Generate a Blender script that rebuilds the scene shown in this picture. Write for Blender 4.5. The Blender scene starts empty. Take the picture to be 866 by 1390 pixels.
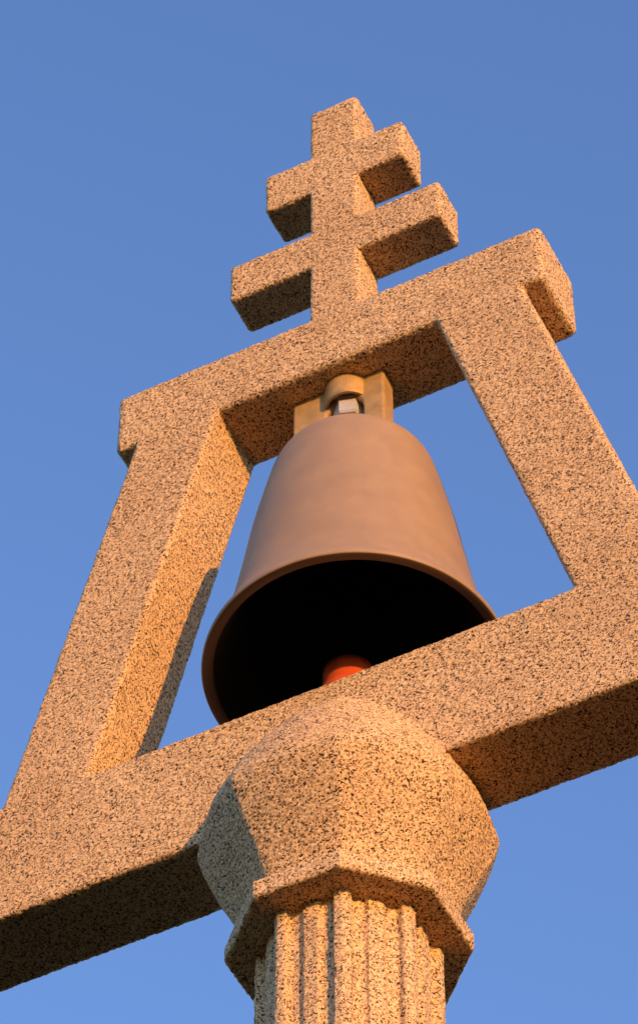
import bpy, bmesh, math
from mathutils import Vector, Matrix
S=0.25
P=dict(phi=0.4691,eps=0.9179,roll=-0.0004,f=math.exp(8.5455),d=math.exp(3.8022),tx=-0.3377,tz=-1.4666)
OZ=1.6-(P['tz']-math.sin(P['eps'])*P['d'])*S
def W(x,y,z): return Vector((x*S,(y-.5)*S,z*S+OZ))
sc=bpy.context.scene
SUN_AZ=math.radians(55.5); SUN_EL=math.radians(7)

# ------------------------------------------------ materials
def mat(name):
    m=bpy.data.materials.new(name); m.use_nodes=True
    nt=m.node_tree; nt.nodes.clear()
    o=nt.nodes.new('ShaderNodeOutputMaterial'); b=nt.nodes.new('ShaderNodeBsdfPrincipled')
    nt.links.new(b.outputs[0],o.inputs[0]); return m,nt,b
def N(nt,t,**k):
    n=nt.nodes.new(t)
    for a,v in k.items():
        if a in n.inputs: n.inputs[a].default_value=v
        else: setattr(n,a,v)
    return n
def ramp(nt,stops,interp='LINEAR'):
    r=nt.nodes.new('ShaderNodeValToRGB'); r.color_ramp.interpolation=interp
    while len(r.color_ramp.elements)<len(stops): r.color_ramp.elements.new(.5)
    for e,(p,c) in zip(r.color_ramp.elements,stops):
        e.position=p; e.color=(*c,1)
    return r
def stone_material():
    m,nt,b=mat('washed_aggregate_stone'); L=nt.links.new
    tc=N(nt,'ShaderNodeTexCoord')
    v=N(nt,'ShaderNodeTexVoronoi',Scale=250.0); L(tc.outputs['Object'],v.inputs['Vector'])
    sp=N(nt,'ShaderNodeSeparateColor'); L(v.outputs['Color'],sp.inputs[0])
    r=ramp(nt,[(0,(.05,.03,.018)),(.14,(.06,.04,.022)),(.2,(.46,.29,.155)),(.45,(.72,.475,.26)),(.75,(.83,.585,.34)),(1,(.88,.67,.43))])
    L(sp.outputs[0],r.inputs[0])
    n=N(nt,'ShaderNodeTexNoise',Scale=150.0,Detail=4.0,Roughness=.7); L(tc.outputs['Object'],n.inputs['Vector'])
    r2=ramp(nt,[(.37,(.22,.16,.12)),(.45,(1,1,1))]); L(n.outputs[0],r2.inputs[0])
    mx=N(nt,'ShaderNodeMix',data_type='RGBA',blend_type='MULTIPLY'); mx.inputs[0].default_value=.88
    L(r.outputs[0],mx.inputs[6]); L(r2.outputs[0],mx.inputs[7])
    n3=N(nt,'ShaderNodeTexNoise',Scale=2.2,Detail=5.0,Roughness=.6); L(tc.outputs['Object'],n3.inputs['Vector'])
    r3=ramp(nt,[(.3,(.85,.81,.76)),(.7,(1.03,1.02,1.0))]); L(n3.outputs[0],r3.inputs[0])
    m2=N(nt,'ShaderNodeMix',data_type='RGBA',blend_type='MULTIPLY'); m2.inputs[0].default_value=1
    L(mx.outputs[2],m2.inputs[6]); L(r3.outputs[0],m2.inputs[7])
    L(m2.outputs[2],b.inputs['Base Color']); b.inputs['Roughness'].default_value=.85
    b.inputs['Specular IOR Level'].default_value=.12
    v2=N(nt,'ShaderNodeTexVoronoi',Scale=250.0); L(tc.outputs['Object'],v2.inputs['Vector'])
    inv=N(nt,'ShaderNodeMath',operation='SUBTRACT'); inv.inputs[0].default_value=1; L(v2.outputs['Distance'],inv.inputs[1])
    bp=N(nt,'ShaderNodeBump'); bp.inputs['Strength'].default_value=.3; bp.inputs['Distance'].default_value=.003
    L(inv.outputs[0],bp.inputs['Height']); L(bp.outputs[0],b.inputs['Normal'])
    return m
STONE=stone_material()
def metal(name,col,rough,metallic,var=.12,scale=14,bump=.1):
    m,nt,b=mat(name); L=nt.links.new
    tc=N(nt,'ShaderNodeTexCoord')
    n=N(nt,'ShaderNodeTexNoise',Scale=float(scale),Detail=7.0,Roughness=.7); L(tc.outputs['Object'],n.inputs['Vector'])
    r=ramp(nt,[(.25,tuple(c*(1-var) for c in col)),(.75,tuple(c*(1+var) for c in col))]); L(n.outputs[0],r.inputs[0])
    L(r.outputs[0],b.inputs['Base Color'])
    b.inputs['Metallic'].default_value=metallic
    r2=ramp(nt,[(.3,(rough*.9,)*3),(.7,(rough*1.1,)*3)]); L(n.outputs[0],r2.inputs[0]); L(r2.outputs[0],b.inputs['Roughness'])
    n2=N(nt,'ShaderNodeTexNoise',Scale=300.0,Detail=3.0); L(tc.outputs['Object'],n2.inputs['Vector'])
    bp=N(nt,'ShaderNodeBump'); bp.inputs['Strength'].default_value=bump; bp.inputs['Distance'].default_value=.001
    L(n2.outputs[0],bp.inputs['Height']); L(bp.outputs[0],b.inputs['Normal'])
    return m
BELL=metal('bronze_painted_bell',(.35,.23,.135),.58,.05,.13,11,.35)
BELLIN=metal('bell_interior_shade',(.014,.012,.011),.9,0)  # near-black colour stands in for the shade inside the bell
LIP=metal('bell_lip_shade',(.14,.08,.045),.6,.1)  # shade of the downward-facing rim put into a darker bell colour
BRKT=metal('bracket_bronze',(.46,.29,.11),.55,.1,.3,24,.3)
STEEL=metal('bolt_steel',(.6,.56,.5),.45,.3,.1,30)
RED=metal('red_oxide_paint',(.66,.10,.03),.5,0,.2,24,.3)

# ------------------------------------------------ mesh helpers
def addto(bm,t):
    bmesh.ops.recalc_face_normals(t,faces=t.faces)
    me=bpy.data.meshes.new('t'); t.to_mesh(me); t.free(); bm.from_mesh(me); bpy.data.meshes.remove(me)
def prism(bm,pts,y0,y1,bev=.05):
    t=bmesh.new()
    a=[t.verts.new(W(x,y0,z)) for x,z in pts]; b=[t.verts.new(W(x,y1,z)) for x,z in pts]
    t.faces.new(a); t.faces.new(b[::-1]); n=len(pts)
    for i in range(n): t.faces.new((a[i],b[i],b[(i+1)%n],a[(i+1)%n]))
    bmesh.ops.recalc_face_normals(t,faces=t.faces)
    if bev: bmesh.ops.bevel(t,geom=list(t.edges),offset=bev*S,segments=2,affect='EDGES',profile=.5)
    addto(bm,t)
def loft(bm,prof,sides=8,rot=math.pi/8,cx=0,cy=.5):
    t=bmesh.new(); rings=[]; k=1/math.cos(math.pi/sides)
    for ap,z in prof:
        rings.append([t.verts.new(W(cx+ap*k*math.cos(rot+2*math.pi*i/sides),cy+ap*k*math.sin(rot+2*math.pi*i/sides),z)) for i in range(sides)])
    for A,B in zip(rings,rings[1:]):
        for i in range(sides): t.faces.new((A[i],A[(i+1)%sides],B[(i+1)%sides],B[i]))
    t.faces.new(rings[0]); t.faces.new(rings[-1][::-1]); addto(bm,t)
def octloft(bm,prof,seg=128):
    t=bmesh.new(); rings=[]
    for ap,z,rd in prof:
        ring=[]
        for i in range(seg):
            a=2*math.pi*i/seg; m=(a+math.pi/8)%(math.pi/4)-math.pi/8
            ro=ap/math.cos(m); rc=ap*1.045; r=ro*(1-rd)+rc*rd
            ring.append(t.verts.new(W(r*math.cos(a),.5+r*math.sin(a),z)))
        rings.append(ring)
    for A,B in zip(rings,rings[1:]):
        for i in range(seg): t.faces.new((A[i],A[(i+1)%seg],B[(i+1)%seg],B[i]))
    t.faces.new(rings[0]); t.faces.new(rings[-1][::-1]); addto(bm,t)
def finish(bm,name,m,parent=None):
    me=bpy.data.meshes.new(name); bm.to_mesh(me); bm.free()
    o=bpy.data.objects.new(name,me); sc.collection.objects.link(o); me.materials.append(m)
    if parent: o.parent=parent
    return o
def empty(name,loc=(0,0,0)):
    e=bpy.data.objects.new(name,None); sc.collection.objects.link(e); e.location=loc; return e
tex=bpy.data.textures.new('grain','CLOUDS'); tex.noise_scale=.0075; tex.noise_depth=1
tex2=bpy.data.textures.new('undulate','CLOUDS'); tex2.noise_scale=.06; tex2.noise_depth=2
def roughen(o,vox=.004,it=6,st1=.0062):
    r=o.modifiers.new('r','REMESH'); r.mode='VOXEL'; r.voxel_size=vox; r.use_smooth_shade=True
    s=o.modifiers.new('s','SMOOTH'); s.factor=.5; s.iterations=it
    for tx,st in ((tex2,.004),(tex,st1)):
        d=o.modifiers.new('d','DISPLACE'); d.texture=tx; d.strength=st; d.mid_level=.48; d.texture_coords='GLOBAL'

# ------------------------------------------------ stone bell tower
tower=empty('stone_bell_tower')
wt,zt1,ui,uo,ub,uob,zb1,zb0=2.89,1.11,1.4704,2.5914,2.9351,4.0245,-5.8661,-7.6732
bm=bmesh.new()
prism(bm,[(-wt,0),(wt,0),(wt,zt1),(-wt,zt1)],0,1,.08)
def along(x0,x1,z): return x0+(x1-x0)*(z/zb1)
for s in (-1,1):
    zt,zb=.4,zb1-.5
    prism(bm,[(s*along(ui,ub,zt),zt),(s*along(uo,uob,zt),zt),(s*along(uo,uob,zb),zb),(s*along(ui,ub,zb),zb)],0,1,.045)
prism(bm,[(-4.95,zb0),(4.95,zb0),(4.95,zb1),(-4.95,zb1)],0,1,.05)
octloft(bm,[(.40,-6.1,1),(.54,-6.25,1),(.80,-6.62,1),(1.08,-7.08,1),(1.30,-7.5,1),(1.43,-7.83,.85),(1.475,-7.98,.6),(1.48,-8.06,.5),(1.44,-8.2,.4),(1.355,-8.42,.38),(1.24,-8.66,.36),(1.12,-8.92,.34),(1.03,-9.15,.3),(.97,-9.36,.25),(.96,-9.5,.2)])
frame=finish(bm,'frame_and_capital',STONE,tower); roughen(frame,it=6)
c,zc,a1,h1t,h1b,a2,h2t,h2b,Dc,oc=.345,6.29,1.005,5.19,4.36,1.49,3.40,2.63,.58,.245
bm=bmesh.new()
prism(bm,[(-c,.9),(c,.9),(c,zc),(-c,zc)],oc,oc+Dc,.05)
prism(bm,[(-a1,h1b),(a1,h1b),(a1,h1t),(-a1,h1t)],oc,oc+Dc,.05)
prism(bm,[(-a2,h2b),(a2,h2b),(a2,h2t),(-a2,h2t)],oc,oc+Dc,.05)
cross=finish(bm,'double_barred_cross',STONE,tower); roughen(cross,.0036)
bm=bmesh.new()
loft(bm,[(1.08,-9.32),(1.15,-9.36),(1.17,-9.39),(1.17,-9.58),(1.15,-9.61)])
def flute_pts(ap):
    out=[]; k=math.tan(math.pi/8)
    for i in range(8):
        a=i*math.pi/4; n=Vector((math.cos(a),math.sin(a))); t=Vector((-n.y,n.x)); h=ap*k
        for q,dep in ((-1,0),(-.74,0),(-.66,.08),(-.30,.08),(-.22,.03),(.22,.03),(.30,.08),(.66,.08),(.74,0)):
            out.append(n*(ap-dep)+t*(h*q))
    return out
def column(bm,z0,z1,ap=.88):
    t=bmesh.new(); pts=flute_pts(ap)
    A=[t.verts.new(W(p.x,p.y+.5,z0)) for p in pts]; B=[t.verts.new(W(p.x,p.y+.5,z1)) for p in pts]
    n=len(pts)
    for i in range(n): t.faces.new((A[i],A[(i+1)%n],B[(i+1)%n],B[i]))
    t.faces.new(A); t.faces.new(B); addto(bm,t)
column(bm,-9.45,-12.5)
col=finish(bm,'column_head_and_collar',STONE,tower); roughen(col,.004,3)
bm=bmesh.new(); zg=-OZ/S
column(bm,-12.49,zg,.875)
loft(bm,[(1.25,zg+1.6),(1.35,zg+1.5),(1.35,zg-.4)])
finish(bm,'column_shaft',STONE,tower)

# ------------------------------------------------ bell
zr=-5.22; BX=.12
bell=empty('bell',W(BX,.5,zr))
def rev(name,prof,m,seg=160,cx=0,cy=.5,idx=None,extra=()):
    b=bmesh.new(); R=[]
    for r,z in prof:
        R.append([b.verts.new(W(cx+r*math.cos(2*math.pi*i/seg),cy+r*math.sin(2*math.pi*i/seg),z)) for i in range(seg)] if r>1e-5 else [b.verts.new(W(cx,cy,z))])
    for j,(A,B) in enumerate(zip(R,R[1:])):
        for i in range(seg):
            k=(i+1)%seg
            if len(A)==1: f=b.faces.new((A[0],B[k],B[i]))
            elif len(B)==1: f=b.faces.new((A[i],A[k],B[0]))
            else: f=b.faces.new((A[i],A[k],B[k],B[i]))
            f.smooth=True
            if idx: f.material_index=idx(j)
    bmesh.ops.recalc_face_normals(b,faces=b.faces)
    o=finish(b,name,m)
    for e in extra: o.data.materials.append(e)
    return o
def spline(pts,n=6):
    out=[]
    for i in range(len(pts)-1):
        p0=Vector(pts[max(i-1,0)]);p1=Vector(pts[i]);p2=Vector(pts[i+1]);p3=Vector(pts[min(i+2,len(pts)-1)])
        for k in range(n):
            t=k/n; out.append(tuple(.5*((2*p1)+(p2-p0)*t+(2*p0-5*p1+4*p2-p3)*t*t+(3*p1-p0-3*p2+p3)*t**3)))
    out.append(pts[-1]); return out
outer=spline([(0,3.83),(.35,3.82),(.63,3.76),(.84,3.63),(.96,3.43),(1.03,3.14),(1.105,2.76),(1.19,2.3),(1.27,1.75),(1.345,1.25),(1.405,.9),(1.45,.66),(1.525,.42),(1.62,.2),(1.69,.06),(1.705,.0)])
lipface=[(1.70,-.02),(1.69,-.03),(1.60,-.03),(1.585,-.02)]
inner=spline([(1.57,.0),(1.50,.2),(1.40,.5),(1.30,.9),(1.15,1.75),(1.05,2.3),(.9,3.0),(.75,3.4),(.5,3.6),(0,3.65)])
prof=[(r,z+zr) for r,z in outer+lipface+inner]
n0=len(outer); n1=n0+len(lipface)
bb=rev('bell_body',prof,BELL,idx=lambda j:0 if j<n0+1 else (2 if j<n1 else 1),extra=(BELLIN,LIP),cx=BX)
br=bmesh.new(); BB=BX-.05; PX=0.0
pl=[(-.62+PX,.02),(-.62+PX,-1.5),(-.26+BB,-1.5)]
for i in range(0,9):
    a=math.pi-math.pi*i/8; pl.append((BB+.25*math.cos(a),-.52+.22*math.sin(a)))
pl+=[(.26+BB,-1.5),(.60+PX,-1.5),(.60+PX,.02)]
prism(br,pl,.36,.64,.03)
brk=finish(br,'crown_plate',BRKT)
boss=rev('crown_boss',[(.0,.01),(.30,.01),(.30,-.32),(.285,-.35),(.255,-.35),(.245,-.32),(.245,-.06),(0,-.06)],BRKT,48,cx=BB)
for p in boss.data.polygons: p.use_smooth=False
b=bmesh.new(); loft(b,[(.15,-.26),(.17,-.28),(.17,-.56),(.15,-.59)],6,.3,cx=BB); nut=finish(b,'hex_nut',STEEL)
b=bmesh.new(); loft(b,[(.09,-.05),(.09,-1.45)],24,0,cx=BB); shaft=finish(b,'bolt_shaft',STEEL)
b=bmesh.new(); loft(b,[(.21,-.20),(.21,-.24)],32,0,cx=BB); washer=finish(b,'washer',STEEL)
flange=rev('bell_flange',[(0,-1.3),(.40,-1.3),(.43,-1.33),(.43,-1.5),(0,-1.5)],BELL,64,cx=BX)
bpy.context.view_layer.update()
for o in (bb,brk,boss,nut,shaft,washer,flange):
    o.parent=bell; o.matrix_parent_inverse=bell.matrix_world.inverted()
st=rev('bell_striker',[(0,-5.18),(.25,-5.18),(.29,-5.23),(.29,-5.6),(.34,-5.62),(.34,-5.9),(0,-5.9)],RED,64,cx=.03)

# ------------------------------------------------ ground
m,nt,b=mat('dry_grass_ground'); L=nt.links.new
tc=N(nt,'ShaderNodeTexCoord'); n=N(nt,'ShaderNodeTexNoise',Scale=.6,Detail=8.0); L(tc.outputs['Object'],n.inputs['Vector'])
r=ramp(nt,[(.3,(.035,.03,.015)),(.7,(.06,.045,.022))]); L(n.outputs[0],r.inputs[0]); L(r.outputs[0],b.inputs['Base Color']); b.inputs['Roughness'].default_value=1
b.inputs['Specular IOR Level'].default_value=0
g=bmesh.new(); bmesh.ops.create_circle(g,cap_ends=True,segments=64,radius=4000); finish(g,'ground',m)

# ------------------------------------------------ light
sd=Vector((math.sin(SUN_AZ)*math.cos(SUN_EL),-math.cos(SUN_AZ)*math.cos(SUN_EL),math.sin(SUN_EL)))
l=bpy.data.lights.new('sun','SUN'); l.energy=5; l.color=(1,.46,.10); l.angle=math.radians(.5)
lo=bpy.data.objects.new('sun',l); sc.collection.objects.link(lo); lo.rotation_euler=sd.to_track_quat('Z','Y').to_euler()
w=bpy.data.worlds.new('World'); sc.world=w; w.use_nodes=True; nt=w.node_tree
bg=nt.nodes['Background']; sk=nt.nodes.new('ShaderNodeTexSky'); sk.sky_type='NISHITA'; sk.sun_disc=False
sk.sun_elevation=SUN_EL; sk.sun_rotation=math.pi-SUN_AZ; sk.dust_density=.3
mm=nt.nodes.new('ShaderNodeMix'); mm.data_type='RGBA'; mm.blend_type='MULTIPLY'; mm.inputs[0].default_value=1; mm.inputs[7].default_value=(1.5,1.87,2.95,1)
nt.links.new(sk.outputs[0],mm.inputs[6]); nt.links.new(mm.outputs[2],bg.inputs[0]); bg.inputs[1].default_value=.15

# ------------------------------------------------ camera
ph,e,ro=P['phi'],P['eps'],P['roll']
F=Vector((-math.sin(ph)*math.cos(e),math.cos(ph)*math.cos(e),math.sin(e)))
R=Vector((math.cos(ph),math.sin(ph),0)); U=R.cross(F)
R2=R*math.cos(ro)+U*math.sin(ro); U2=-R*math.sin(ro)+U*math.cos(ro)
T=W(P['tx'],.5,P['tz']); C=T-F*P['d']*S
cd=bpy.data.cameras.new('camera'); co=bpy.data.objects.new('camera',cd); sc.collection.objects.link(co); sc.camera=co
M=Matrix((R2,U2,-F)).transposed().to_4x4(); M.translation=C; co.matrix_world=M
cd.sensor_fit='VERTICAL'; cd.sensor_height=36; cd.lens=P['f']/1390*36; cd.shift_y=-(695-650)/1390
cd.clip_start=.1; cd.clip_end=10000
sc.view_settings.view_transform='Standard'; sc.view_settings.look='None'; sc.view_settings.exposure=0
